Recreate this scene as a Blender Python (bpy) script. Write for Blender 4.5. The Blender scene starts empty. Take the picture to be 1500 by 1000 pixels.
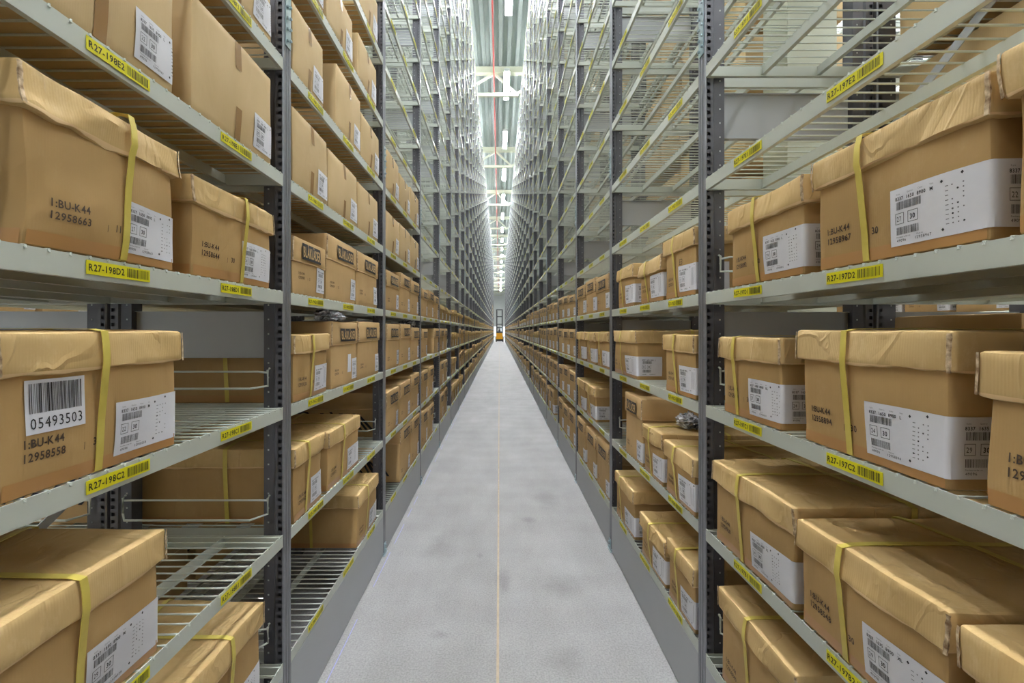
import bpy, math, random
import numpy as np
from mathutils import Vector, noise

random.seed(7)
COL = bpy.context.scene.collection
SC = bpy.context.scene
PI = math.pi
F, CAMZ = 660.0, 1.47

# ------------------------------------------------------------------ materials
def lin(c):
    r = []
    for v in c:
        v /= 255.0
        r.append(v / 12.92 if v <= 0.04045 else ((v + 0.055) / 1.055) ** 2.4)
    return (*r, 1.0)

def new_mat(name):
    m = bpy.data.materials.new(name); m.use_nodes = True
    nt = m.node_tree; b = nt.nodes['Principled BSDF']
    return m, nt, b

def simple(name, c, rough=.5, metal=0.0, coat=0.0, spec=None):
    m, nt, b = new_mat(name)
    b.inputs['Base Color'].default_value = lin(c)
    b.inputs['Roughness'].default_value = rough
    b.inputs['Metallic'].default_value = metal
    b.inputs['Coat Weight'].default_value = coat
    if spec is not None: b.inputs['Specular IOR Level'].default_value = spec
    return m

def noisy(name, c1, c2, scale=5, rough=.5, metal=0.0, detail=4, bump=0.0, bscale=60, stretch=(1,1,1), rnd=0.0):
    m, nt, b = new_mat(name)
    N = nt.nodes.new; L = nt.links.new
    tc = N('ShaderNodeTexCoord'); mp = N('ShaderNodeMapping'); mp.inputs['Scale'].default_value = stretch
    L(tc.outputs['Object'], mp.inputs['Vector'])
    oi = N('ShaderNodeObjectInfo')
    add = N('ShaderNodeVectorMath'); add.operation = 'ADD'
    mul = N('ShaderNodeVectorMath'); mul.operation = 'SCALE'; mul.inputs['Scale'].default_value = 37.0
    cx = N('ShaderNodeCombineXYZ')
    L(oi.outputs['Random'], cx.inputs[0]); L(oi.outputs['Random'], cx.inputs[1])
    L(cx.outputs[0], mul.inputs[0]); L(mp.outputs[0], add.inputs[0]); L(mul.outputs[0], add.inputs[1])
    n = N('ShaderNodeTexNoise'); n.inputs['Scale'].default_value = scale; n.inputs['Detail'].default_value = detail
    L(add.outputs[0], n.inputs['Vector'])
    r = N('ShaderNodeValToRGB')
    r.color_ramp.elements[0].position = .32; r.color_ramp.elements[0].color = lin(c1)
    r.color_ramp.elements[1].position = .68; r.color_ramp.elements[1].color = lin(c2)
    L(n.outputs['Fac'], r.inputs['Fac'])
    out = r.outputs['Color']
    if rnd:
        hs = N('ShaderNodeHueSaturation')
        mr = N('ShaderNodeMapRange'); mr.inputs['To Min'].default_value = 1 - rnd; mr.inputs['To Max'].default_value = 1 + rnd
        L(oi.outputs['Random'], mr.inputs['Value']); L(mr.outputs[0], hs.inputs['Value']); L(out, hs.inputs['Color'])
        out = hs.outputs['Color']
    L(out, b.inputs['Base Color'])
    b.inputs['Roughness'].default_value = rough; b.inputs['Metallic'].default_value = metal
    if bump:
        n2 = N('ShaderNodeTexNoise'); n2.inputs['Scale'].default_value = bscale; n2.inputs['Detail'].default_value = 5
        L(add.outputs[0], n2.inputs['Vector'])
        bp = N('ShaderNodeBump'); bp.inputs['Strength'].default_value = bump; bp.inputs['Distance'].default_value = .004
        L(n2.outputs['Fac'], bp.inputs['Height']); L(bp.outputs['Normal'], b.inputs['Normal'])
    return m, nt, b, add, out

def cardboard(name, c1, c2, scuff=None, ridge=.12, amt=.5, crease=False):
    m, nt, b, vec, out = noisy(name, c1, c2, scale=6, rough=.72, stretch=(1, 1, .55), rnd=.06)
    N = nt.nodes.new; L = nt.links.new
    b.inputs['Specular IOR Level'].default_value = .3
    if scuff:
        n = N('ShaderNodeTexNoise'); n.inputs['Scale'].default_value = 14; n.inputs['Detail'].default_value = 9; n.inputs['Roughness'].default_value = .75
        L(vec.outputs[0], n.inputs['Vector'])
        r = N('ShaderNodeValToRGB'); r.color_ramp.elements[0].position = .54; r.color_ramp.elements[1].position = .74
        L(n.outputs['Fac'], r.inputs['Fac'])
        ml = N('ShaderNodeMath'); ml.operation = 'MULTIPLY'; ml.inputs[1].default_value = amt
        L(r.outputs['Color'], ml.inputs[0])
        mx = N('ShaderNodeMix'); mx.data_type = 'RGBA'
        L(ml.outputs[0], mx.inputs['Factor']); L(out, mx.inputs['A']); mx.inputs['B'].default_value = lin(scuff)
        L(mx.outputs['Result'], b.inputs['Base Color'])
    w = N('ShaderNodeTexWave'); w.inputs['Scale'].default_value = 62; w.inputs['Distortion'].default_value = .6; w.inputs['Detail'].default_value = 2
    w.bands_direction = 'X'
    tc = N('ShaderNodeTexCoord'); L(tc.outputs['Object'], w.inputs['Vector'])
    n3 = N('ShaderNodeTexNoise'); n3.inputs['Scale'].default_value = 22; n3.inputs['Detail'].default_value = 6
    L(vec.outputs[0], n3.inputs['Vector'])
    ad = N('ShaderNodeMath'); ad.operation = 'MULTIPLY_ADD'; ad.inputs[1].default_value = .07
    L(w.outputs['Fac'], ad.inputs[0]); L(n3.outputs['Fac'], ad.inputs[2])
    bp = N('ShaderNodeBump'); bp.inputs['Strength'].default_value = ridge * 3; bp.inputs['Distance'].default_value = .003
    # fold lines: narrow ridges where a stretched noise crosses its middle value
    n4 = N('ShaderNodeTexNoise'); n4.inputs['Scale'].default_value = 5.5 if crease else 3.5; n4.inputs['Detail'].default_value = 3; n4.inputs['Distortion'].default_value = .8
    L(vec.outputs[0], n4.inputs['Vector'])
    sb = N('ShaderNodeMath'); sb.operation = 'SUBTRACT'; sb.inputs[1].default_value = .5; L(n4.outputs['Fac'], sb.inputs[0])
    ab = N('ShaderNodeMath'); ab.operation = 'ABSOLUTE'; L(sb.outputs[0], ab.inputs[0])
    cr = N('ShaderNodeMapRange'); cr.inputs['From Min'].default_value = 0; cr.inputs['From Max'].default_value = .035; cr.inputs['To Min'].default_value = .95 if crease else .4; cr.inputs['To Max'].default_value = 0
    L(ab.outputs[0], cr.inputs['Value'])
    a2 = N('ShaderNodeMath'); a2.operation = 'ADD'; L(ad.outputs[0], a2.inputs[0]); L(cr.outputs[0], a2.inputs[1]); ad = a2
    L(ad.outputs[0], bp.inputs['Height']); L(bp.outputs['Normal'], b.inputs['Normal'])
    return m

M = {}
M['card'] = cardboard('brown_cardboard', (176, 143, 94), (188, 155, 104), (208, 178, 134), .12, .3)
M['lid'] = cardboard('worn_lid_cardboard', (196, 164, 109), (211, 180, 127), (230, 206, 160), .2, .5, True)
M['logo_card'] = cardboard('printed_box_cardboard', (192, 159, 110), (201, 168, 120), (214, 185, 142), .1, .3)
M['kraft'] = cardboard('pale_kraft_cardboard', (196, 169, 124), (206, 179, 135), (216, 192, 152), .08, .25)
M['rawedge'] = simple('raw_cardboard_edge', (222, 190, 142), .85)
M['edge'] = noisy('torn_cardboard_edge', (120, 92, 62), (226, 202, 166), scale=90, rough=.9)[0]
M['paper'] = noisy('label_paper', (226, 226, 234), (238, 238, 244), scale=8, rough=.5, bump=.25, bscale=26)[0]
M['ink'] = simple('black_ink', (38, 38, 42), .6)
M['stencil'] = simple('stencil_ink', (72, 56, 44), .7)
M['pencil'] = simple('grey_print', (120, 120, 126), .7)
M['tape'] = simple('brown_packing_tape', (160, 124, 82), .22, coat=.4)
M['cleartape'] = simple('amber_bottom_tape', (184, 138, 86), .3, coat=.4)
M['strap'] = noisy('yellow_strap', (204, 184, 84), (218, 200, 102), scale=20, rough=.4)[0]
M['paint'] = noisy('grey_green_shelf_paint', (196, 201, 192), (204, 209, 200), scale=3, rough=.32)[0]
M['wire'] = simple('grey_green_wire', (214, 220, 211), .3, coat=.3)
M['post'] = noisy('dark_steel_post', (86, 86, 91), (98, 98, 104), scale=7, rough=.42, metal=.35)[0]
M['postface'] = noisy('grey_steel_face', (128, 129, 135), (142, 143, 149), scale=7, rough=.36, metal=.5)[0]
M['rivet'] = simple('zinc_rivet', (196, 198, 200), .35, .7)
M['zinc'] = noisy('blue_zinc_plate', (160, 186, 192), (196, 206, 214), scale=9, rough=.3, metal=.6)[0]
M['panel'] = noisy('grey_sheet_panel', (176, 179, 183), (183, 186, 190), scale=2, rough=.4, metal=.12)[0]
M['yellow'] = simple('yellow_tag', (232, 222, 30), .45)
M['tagink'] = simple('tag_ink', (50, 52, 20), .6)
M['plastic'] = noisy('black_film', (40, 40, 44), (226, 228, 234), scale=17, rough=.2, detail=2)[0]
M['beam'] = noisy('cream_roof_steel', (188, 190, 168), (198, 200, 180), scale=2, rough=.5)[0]
M['red'] = simple('red_pipe_paint', (178, 60, 56), .4)
M['truckyellow'] = simple('truck_yellow', (244, 178, 20), .4)
M['truckdark'] = simple('truck_dark_steel', (70, 70, 74), .4, .3)
M['rubber'] = simple('black_rubber', (24, 24, 24), .8)
M['wall'] = noisy('white_wall_panels', (196, 199, 196), (204, 206, 203), scale=.6, rough=.6)[0]
M['joint'] = noisy('tan_joint_filler', (184, 166, 142), (200, 184, 160), scale=20, rough=.8)[0]
M['chalk'] = simple('blue_chalk', (168, 172, 232), .9)

# roof sheet: galvanised
M['roof'] = noisy('galvanised_roof', (160, 170, 168), (176, 186, 183), scale=3, rough=.4, metal=.3, stretch=(4, .4, 1))[0]

def emis(name, c, s):
    m, nt, b = new_mat(name)
    b.inputs['Base Color'].default_value = (.8, .8, .8, 1)
    b.inputs['Emission Color'].default_value = lin(c); b.inputs['Emission Strength'].default_value = s
    return m
M['lamp'] = emis('lamp_diffuser', (248, 252, 255), 205)
M['daylight'] = emis('daylit_glass', (225, 240, 255), .9)

# floor
def floor_mat():
    m, nt, b = new_mat('power_floated_concrete')
    N = nt.nodes.new; L = nt.links.new
    tc = N('ShaderNodeTexCoord')
    def nz(scale, detail, stretch=(1, 1, 1), rough=.5):
        mp = N('ShaderNodeMapping'); mp.inputs['Scale'].default_value = stretch; L(tc.outputs['Object'], mp.inputs[0])
        n = N('ShaderNodeTexNoise'); n.inputs['Scale'].default_value = scale; n.inputs['Detail'].default_value = detail; n.inputs['Roughness'].default_value = rough
        L(mp.outputs[0], n.inputs['Vector']); return n.outputs['Fac']
    def ramp(s, p0, c0, p1, c1):
        r = N('ShaderNodeValToRGB'); e = r.color_ramp.elements
        e[0].position = p0; e[0].color = lin(c0); e[1].position = p1; e[1].color = lin(c1); L(s, r.inputs[0]); return r.outputs[0]
    def mix(f, a, c, mode='MULTIPLY', fac=None):
        x = N('ShaderNodeMix'); x.data_type = 'RGBA'; x.blend_type = mode
        if f is None: x.inputs['Factor'].default_value = fac
        else: L(f, x.inputs['Factor'])
        L(a, x.inputs['A']); L(c, x.inputs['B']); return x.outputs['Result']
    base = ramp(nz(1.3, 7, (1, .7, 1), .6), .2, (164, 163, 164), .8, (190, 189, 190))
    st = ramp(nz(2.2, 5, (1.6, .5, 1), .6), .25, (222, 220, 217), .75, (255, 255, 255))
    spk = ramp(nz(120, 4), .3, (196, 196, 198), .65, (255, 255, 255))
    spot = ramp(nz(24, 3), .16, (205, 202, 198), .26, (255, 255, 255))
    c = mix(None, base, st, fac=.8); c = mix(None, c, spk, fac=.7)
    # scuffed arcs left by turning wheels, and a few oily stains
    wv = N('ShaderNodeTexWave'); wv.wave_type = 'RINGS'; wv.inputs['Scale'].default_value = .9; wv.inputs['Distortion'].default_value = 5; wv.inputs['Detail'].default_value = 4; wv.inputs['Detail Scale'].default_value = 1.5
    mpw = N('ShaderNodeMapping'); mpw.inputs['Location'].default_value = (1.2, -3, 0); L(tc.outputs['Object'], mpw.inputs[0]); L(mpw.outputs[0], wv.inputs['Vector'])
    c = mix(None, c, ramp(wv.outputs['Fac'], .3, (234, 232, 230), .7, (255, 255, 255)), fac=.22)
    nn = nz(3.1, 5, (1, 1, 1), .65)
    for (sx_, sy_, rx, ry, st_) in ((.03, 2.62, .13, .42, (138, 136, 143)), (.28, 2.0, .22, .25, (150, 146, 142)), (-.28, 2.18, .14, .1, (150, 146, 140)), (.42, 3.9, .3, .7, (160, 157, 152)), (-.13, 2.95, .06, .1, (128, 127, 131)), (.22, 3.5, .14, .14, (142, 140, 144)), (-.4, 3.1, .3, .6, (165, 162, 158)), (.35, 2.6, .25, .3, (158, 155, 150))):
        mq = N('ShaderNodeMapping'); mq.inputs['Scale'].default_value = (1 / rx, 1 / ry, 0); mq.inputs['Location'].default_value = (-sx_ / rx, -sy_ / ry, 0)
        L(tc.outputs['Object'], mq.inputs[0])
        ln = N('ShaderNodeVectorMath'); ln.operation = 'LENGTH'; L(mq.outputs[0], ln.inputs[0])
        ad = N('ShaderNodeMath'); ad.operation = 'MULTIPLY_ADD'; ad.inputs[1].default_value = 1.1; L(nn, ad.inputs[0]); L(ln.outputs['Value'], ad.inputs[2])
        c = mix(None, c, ramp(ad.outputs[0], .55, st_, 1.0, (255, 255, 255)), fac=1.0) if False else mix(ramp(ad.outputs[0], .6, (150, 150, 150), 1.7, (0, 0, 0)), c, ramp(ad.outputs[0], 0, st_, 1, st_))
    L(c, b.inputs['Base Color'])
    rr = ramp(nz(3, 4), .3, (130, 130, 130), .7, (170, 170, 170))
    b.inputs['Roughness'].default_value = .55
    bp = N('ShaderNodeBump'); bp.inputs['Strength'].default_value = .15; bp.inputs['Distance'].default_value = .002
    L(nz(60, 6), bp.inputs['Height']); L(bp.outputs[0], b.inputs['Normal'])
    return m
M['floor'] = floor_mat()

# ------------------------------------------------------------------ helpers
class MB:
    def __init__(s): s.v = []; s.f = []; s.m = []
    def add(s, vs, fs, mi=0):
        o = len(s.v); s.v += [tuple(p) for p in vs]
        s.f += [tuple(i + o for i in f) for f in fs]
        s.m += [mi] * len(fs)
    def box(s, x0, x1, y0, y1, z0, z1, mi=0):
        s.add([(x0,y0,z0),(x1,y0,z0),(x1,y1,z0),(x0,y1,z0),(x0,y0,z1),(x1,y0,z1),(x1,y1,z1),(x0,y1,z1)],
              [(3,2,1,0),(4,5,6,7),(0,1,5,4),(1,2,6,5),(2,3,7,6),(3,0,4,7)], mi)
    def quad(s, a, b, c, d, mi=0): s.add([a, b, c, d], [(0, 1, 2, 3)], mi)
    def tube(s, pts, r, n=6, mi=0, caps=True, ph=None):
        pts = [Vector(p) for p in pts]; k = len(pts); rings = []
        if ph is None: ph = PI / n
        for i, p in enumerate(pts):
            t = (pts[min(i + 1, k - 1)] - pts[max(i - 1, 0)]).normalized()
            up = Vector((0, 0, 1)) if abs(t.z) < .9 else Vector((1, 0, 0))
            u = t.cross(up).normalized(); w = u.cross(t)
            rings.append([p + r * (math.cos(2 * PI * j / n + ph) * u + math.sin(2 * PI * j / n + ph) * w) for j in range(n)])
        vs = [q for rg in rings for q in rg]; fs = []
        for i in range(k - 1):
            for j in range(n):
                j2 = (j + 1) % n
                fs.append((i*n+j, i*n+j2, (i+1)*n+j2, (i+1)*n+j))
        if caps: fs += [tuple(range(n - 1, -1, -1)), tuple((k - 1) * n + j for j in range(n))]
        s.add(vs, fs, mi)
    def bar(s, a, b, w, h, mi=0):
        a = Vector(a); b = Vector(b); t = (b - a).normalized()
        up = Vector((0, 0, 1)) if abs(t.z) < .95 else Vector((0, 1, 0))
        u = t.cross(up).normalized() * w / 2; q = u.normalized().cross(t) * h / 2
        s.add([a-u-q, a+u-q, a+u+q, a-u+q, b-u-q, b+u-q, b+u+q, b-u+q],
              [(3,2,1,0),(4,5,6,7),(0,1,5,4),(1,2,6,5),(2,3,7,6),(3,0,4,7)], mi)
    def join(s, o, mi_map=None):
        k = len(s.v); s.v += o.v; s.f += [tuple(i + k for i in f) for f in o.f]
        s.m += [(mi_map[i] if mi_map else i) for i in o.m]
    def mesh(s, name, mats, smooth=False):
        me = bpy.data.meshes.new(name); me.from_pydata(s.v, [], s.f)
        for k in mats: me.materials.append(M[k])
        me.polygons.foreach_set('material_index', s.m)
        if smooth: me.polygons.foreach_set('use_smooth', [True] * len(s.f))
        me.update()
        if smooth: me.set_sharp_from_angle(angle=math.radians(33))
        return me
    def build(s, name, mats, parent=None, smooth=False):
        return obj(name, s.mesh(name, mats, smooth), parent)

def obj(name, me, parent=None, loc=None, rz=None):
    o = bpy.data.objects.new(name, me); COL.objects.link(o)
    if parent: o.parent = parent
    if loc is not None: o.location = loc
    if rz is not None: o.rotation_euler = (0, 0, rz)
    return o
def tag(o, label=None, cat=None, group=None, kind=None):
    if label: o['label'] = label
    if cat: o['category'] = cat
    if group: o['group'] = group
    if kind: o['kind'] = kind
    return o

# glyphs -----------------------------------------------------------
GLY = {}
def prep_glyphs():
    chars = "0123456789ABCDEFGHIJKLMNOPQRSTUVWXYZ:-.ÅÄ|®abcdefghijklmnopqrstuvwxyz"
    for bold in (0, 1):
        tmp = []
        for c in chars:
            cu = bpy.data.curves.new('t', 'FONT'); cu.body = c; cu.resolution_u = 2; cu.size = 1.0
            if bold: cu.offset = .02
            o = bpy.data.objects.new('t', cu); COL.objects.link(o); tmp.append((c, o, cu))
        bpy.context.view_layer.update()
        dg = bpy.context.evaluated_depsgraph_get()
        for c, o, cu in tmp:
            me = bpy.data.meshes.new_from_object(o.evaluated_get(dg))
            vs = [tuple(v.co) for v in me.vertices]; fs = [tuple(p.vertices) for p in me.polygons]
            x0 = min(v[0] for v in vs) if vs else 0; x1 = max(v[0] for v in vs) if vs else .3
            GLY[(c, bold)] = ([(v[0] - x0, v[1]) for v in vs], fs, x1 - x0)
            bpy.data.objects.remove(o); bpy.data.curves.remove(cu); bpy.data.meshes.remove(me)
prep_glyphs()

def text2d(s, x, y, size, width=None, bold=0, sx=1.0):
    """list of (verts2d, faces) for a string whose baseline starts at x,y"""
    out = []; cx = 0
    items = []
    for ch in s:
        if ch == ' ': cx += .3; continue
        vs, fs, w = GLY[(ch, bold)]
        adv = max(w, .2) + .075
        if ch.isdigit(): off = (.50 - w) / 2; adv = .565
        else: off = 0
        items.append((cx + off, vs, fs)); cx += adv
    k = size * sx
    if width: k = width / max(cx - .08, .1)
    for ox, vs, fs in items:
        out.append(([(x + (ox + v[0]) * k, y + v[1] * size) for v in vs], fs))
    return out

def barcode2d(x, y, w, h, seed, n=26):
    rg = random.Random(seed); out = []; cx = 0; L = []
    while cx < n:
        b = rg.choice((.35, .35, .6, .95)); L.append((cx, b)); cx += b + rg.choice((.45, .7, 1.0))
    k = w / cx
    for c, b in L:
        a0 = x + c * k; a1 = a0 + b * k
        out.append(([(a0, y), (a1, y), (a1, y + h), (a0, y + h)], [(0, 1, 2, 3)]))
    return out
def rect2d(x0, y0, x1, y1): return [([(x0, y0), (x1, y0), (x1, y1), (x0, y1)], [(0, 1, 2, 3)])]
def frame2d(x0, y0, x1, y1, t=.0008):
    return rect2d(x0, y0, x1, y0+t) + rect2d(x0, y1-t, x1, y1) + rect2d(x0, y0+t, x0+t, y1-t) + rect2d(x1-t, y0+t, x1, y1-t)
def dot2d(x, y, r, n=6):
    return [([(x + r*math.cos(2*PI*i/n), y + r*math.sin(2*PI*i/n)) for i in range(n)], [tuple(range(n))])]

# ------------------------------------------------------------------ racking dimensions
W, DEP, PW = 1.36, .61, .06
LEV = [-1.165, -.715, -.268, .138, .55, .957] + [.957 + .4105 * k for k in range(1, 19)]
LEVZ = [CAMZ + z for z in LEV]
NLEV = len(LEVZ); TOPZ = LEVZ[-1] + .05
LET = "ABCDEFGHIJKLMNOPQRSTUVWXYZ"
# row: front X, facing (+1: front looks to +X), first post Y (post 0)
ROWS = {
    'L': dict(x=-.757, f=1, y0=.22), 'R': dict(x=.745, f=-1, y0=.27),
    'LB': dict(x=-.757 - 2*DEP - .012, f=-1, y0=.22), 'RB': dict(x=.745 + 2*DEP + .012, f=1, y0=.27),
    'LC': dict(x=-.757 - 2*DEP - 1.52, f=1, y0=.22), 'RC': dict(x=.745 + 2*DEP + 1.52, f=-1, y0=.27),
}
NB = {'L': 44, 'R': 44, 'LB': 16, 'RB': 16, 'LC': 9, 'RC': 13}
RNAME = {'L': 'left racking', 'R': 'right racking', 'LB': 'row behind the left racking', 'RB': 'row behind the right racking',
         'LC': 'far row left', 'RC': 'far row right'}
def rot(row): return PI/2 if ROWS[row]['f'] > 0 else -PI/2
def posty(row, n): return ROWS[row]['y0'] + W * n
def bayc(row, n): return posty(row, n) + PW + (W - PW) / 2
ONES = 'zeroth first second third fourth fifth sixth seventh eighth ninth tenth eleventh twelfth thirteenth fourteenth fifteenth sixteenth seventeenth eighteenth nineteenth'.split()
def ordn(n):
    if n < 20: return ONES[n]
    t = {2: 'twent', 3: 'thirt', 4: 'fort'}[n // 10]
    return t + 'ieth' if n % 10 == 0 else t + 'y-' + ONES[n % 10]

# local frame of every rack thing: x to the viewer's right along the bay, y into the rack, z up
# ------------------------------------------------------------------ upright frames
H = TOPZ
def slot_ladder(b, y_s0, y_s1, x, z0, z1, pitch, hole, mi, flip):
    n = int((z1 - z0) / pitch)
    for i in range(n):
        a = z0 + i * pitch + hole; c = z0 + (i + 1) * pitch
        b.quad((x, y_s0, a), (x, y_s1, a), (x, y_s1, c), (x, y_s0, c), mi)
def post_mb(front, slots=True):
    """post occupying local x 0..PW, y 0..0.07 (front) ; mirrored for the rear"""
    b = MB(); D = .072; z0, z1 = 0.0, H
    def Y(y): return y if front else DEP - y
    def sheet(x0, y0, x1, y1, mi, a=z0, c=z1): b.quad((x0, Y(y0), a), (x1, Y(y1), a), (x1, Y(y1), c), (x0, Y(y0), c), mi)
    # aisle face with two grooves
    prof = [(0, .004), (.004, 0), (.016, 0), (.018, .004), (.022, .004), (.024, 0), (.036, 0), (.038, .004), (.042, .004), (.044, 0), (.056, 0), (.06, .004)]
    for p, q in zip(prof[:-1], prof[1:]): sheet(p[0], p[1], q[0], q[1], 1)
    for x in (0, PW):
        if slots:
            sheet(x, .004, x, .006, 0)
            slot_ladder(b, Y(.006), Y(.019), x, z0, z1, .0256, .0125, 0, x == 0)
            sheet(x, .019, x, .03, 0)
        else: sheet(x, .004, x, .03, 0)
        s = .006 if x == 0 else -.006
        sheet(x, .03, x + s, .034, 0); sheet(x + s, .034, x + s, D, 0)
    sheet(.006, D, PW - .006, D, 0)
    b.box(.022, .038, min(Y(.02), Y(.026)), max(Y(.02), Y(.026)), z0, z1, 0)
    b.quad((0, Y(0), z1), (PW, Y(0), z1), (PW, Y(D), z1), (0, Y(D), z1), 0)
    if slots:
        for i in range(int(H / .051)):
            z = .03 + i * .051
            for x, s in ((.006, -1), (PW - .006, 1)):
                yy = Y(.056); r = .0028; xo = x + s * .0014
                b.add([(x, yy-r, z-r), (x, yy+r, z-r), (x, yy+r, z+r), (x, yy-r, z+r), (xo, yy-r*.5, z-r*.5), (xo, yy+r*.5, z-r*.5), (xo, yy+r*.5, z+r*.5), (xo, yy-r*.5, z+r*.5)],
                      [(4,5,6,7),(0,1,5,4),(1,2,6,5),(2,3,7,6),(3,0,4,7)], 2)
    return b
def plate_mb(z, x=.03):
    b = MB(); y0, y1 = .074, DEP - .074
    b.box(x - .001, x + .001, y0 - .01, y1 + .01, z - .165, z, 0)
    b.box(x - .012, x + .012, y0, y1, z - .002, z, 0); b.box(x - .012, x + .012, y0, y1, z - .165, z - .163, 0)
    return b
PLZ = []
_z = .068
while _z < LEV[-1]:
    PLZ.append(_z + CAMZ); PLZ.append(_z + .8 + CAMZ); _z += 2.03
PLZ = [z for z in PLZ if z < H]
def guard_mb(z, sx):
    """bent wire hoop; stands off on the side sx"""
    b = MB(); x = .006 if sx < 0 else PW - .006; o = sx * .055; y0, y1 = .052, DEP - .052
    b.tube([(x, y0, z + .135), (x + sx*.012, y0, z + .13), (x + sx*.012, y0, z + .075), (x + o, y0 + .04, z + .07), (x + o, y1 - .04, z + .07), (x + sx*.012, y1, z + .075), (x + sx*.012, y1, z + .13), (x, y1, z + .135)], .004, 6, 0)
    b.tube([(x + sx*.008, y0, z + .12), (x + sx*.02, y0 + .03, z + .125), (x + sx*.02, y1 - .03, z + .125), (x + sx*.008, y1, z + .12)], .0035, 6, 0)
    return b
def foot_mb(rear=False):
    b = MB()
    y = (DEP - .08) if rear else -.012
    b.box(-.012, PW + .012, y, y + .092, 0, .004, 0)
    if not rear:
        b.box(.008, .05, -.006, -.001, .004, .075, 0)
        for z in (.03, .06): b.tube([(.03, -.001, z), (.03, -.014, z)], .007, 6, 0)
    for x in (-.004, PW + .004): b.tube([(x, y + .012, .004), (x, y + .012, .02)], .006, 6, 0)
    return b
def splice_mb(z):
    b = MB(); b.box(.012, .05, -.0035, -.0005, z, z + .2, 0)
    for i in range(5):
        for x in (.02, .042): b.tube([(x, -.003, z + .02 + .04 * i + (.01 if x > .03 else 0)), (x, -.010, z + .02 + .04 * i + (.01 if x > .03 else 0))], .0055, 6, 0)
    return b
SPL = CAMZ + 1.01
fp_me = post_mb(True).mesh('front_post', ['post', 'postface', 'rivet'])
rp_me = post_mb(False).mesh('rear_post', ['post', 'postface', 'rivet'])
pl_mes = [plate_mb(z).mesh('side_panel', ['panel']) for z in PLZ]
gd_mes = {s: [guard_mb(LEVZ[k], s).mesh('wire_guard', ['wire'], True) for k in range(4)] for s in (-1, 1)}
ft_me = foot_mb().mesh('foot_plate', ['zinc']); sp_me = splice_mb(SPL).mesh('splice_plate', ['zinc'])
far_frame = MB()
for q, mp in ((post_mb(True, False), {0: 0, 1: 1, 2: 2}), (post_mb(False, False), {0: 0, 1: 1, 2: 2})): far_frame.join(q, mp)
for z in PLZ: far_frame.join(plate_mb(z), {0: 3})
far_frame.join(foot_mb(), {0: 4}); far_frame.join(splice_mb(SPL), {0: 4})
ff_me = far_frame.mesh('upright_frame', ['post', 'postface', 'rivet', 'panel', 'zinc'])

def place(row, yworld):
    """world location + rot for local x=0 at yworld"""
    return (ROWS[row]['x'], yworld, 0), rot(row)
for row in ROWS:
    r = ROWS[row]
    for n in range(0 if row in 'LR' else 1, NB[row] + 1):
        y = posty(row, n)
        yy = y if r['f'] > 0 else y + PW
        near = (row in ('L', 'R') and n <= 7) or (row in ('LB', 'RB') and n <= 2)
        lab = f'dark slotted steel upright frame, {ordn(n+1)} along the {RNAME[row]}'
        if row == 'L' and n == 1: lab = 'dark slotted steel upright frame between shelf tags R27-198C1 and the next bay'
        if row == 'R' and n == 1: lab = 'dark slotted steel upright frame just beyond shelf tag R27-197C1'
        if near:
            e = obj('upright_frame', None, None, (r['x'], yy, 0), rot(row))
            obj('front_post', fp_me, e); obj('rear_post', rp_me, e)
            for me in pl_mes: obj('side_panel', me, e)
            s = -1 if r['f'] > 0 else 1      # hoops stand off toward the camera
            for me in gd_mes[s]: obj('wire_guard', me, e)
            obj('foot_plate', ft_me, e); tag(obj('splice_plate', sp_me, e), 'bright zinc splice plate')
        else:
            e = obj('upright_frame', ff_me, None, (r['x'], yy, 0), rot(row))
        tag(e, lab, 'upright frame', f'upright frames of the {RNAME[row]}')

fx = []  # unseen frames behind the camera, added to block light from there
for row in ('L', 'R', 'LB', 'RB'):
    for n in (-3, -2, -1):
        y = posty(row, n); fx.append((0, ROWS[row]['x'], y if ROWS[row]['f'] > 0 else y + PW, 0, rot(row), 1, 1, 1))
# ------------------------------------------------------------------ wire shelves
HW = (W - PW) / 2
def beam_mb(y0, t=.0025, lip=True):
    b = MB()
    s = 1 if y0 < DEP / 2 else -1
    ya, yb = sorted((y0, y0 + s * t))
    b.box(-HW, HW, ya, yb, -.042, -.001, 0)
    ya, yb = sorted((y0, y0 + s * .012))
    b.box(-HW, HW, ya, yb, -.0435, -.041, 0)
    return b
def rails_mb(sides=(-1, 1)):
    b = MB()
    for s in sides:
        xa, xb = sorted((s * HW, s * (HW - .0025)))
        b.box(xa, xb, .006, DEP - .006, -.042, -.003, 0)
        xa, xb = sorted((s * HW, s * (HW - .014)))
        b.box(xa, xb, .006, DEP - .006, -.044, -.042, 0)
    return b
def bars_mb(ys=(.205, .405)):
    b = MB()
    for y in ys:
        b.box(-HW + .003, HW - .003, y - .0012, y + .0012, -.036, -.004, 0)
        b.box(-HW + .003, HW - .003, y - .007, y + .007, -.038, -.036, 0)
    return b
def deck_mb(nw=34, sides=6, bump=True, r=.0026):
    b = MB()
    for i in range(nw):
        x = -HW + (i + .5) * 2 * HW / nw
        if bump:
            b.tube([(x, .0005, -.006), (x, .0005, -.0015), (x, .006, -r*.6), (x, .02, -r), (x, DEP - .02, -r), (x, DEP - .006, -r*.6), (x, DEP - .0005, -.004)], r, sides, 0)
        else: b.tube([(x, .001, -r), (x, DEP - .001, -r)], r, sides, 0, caps=False, ph=PI/4)
    return b
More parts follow.
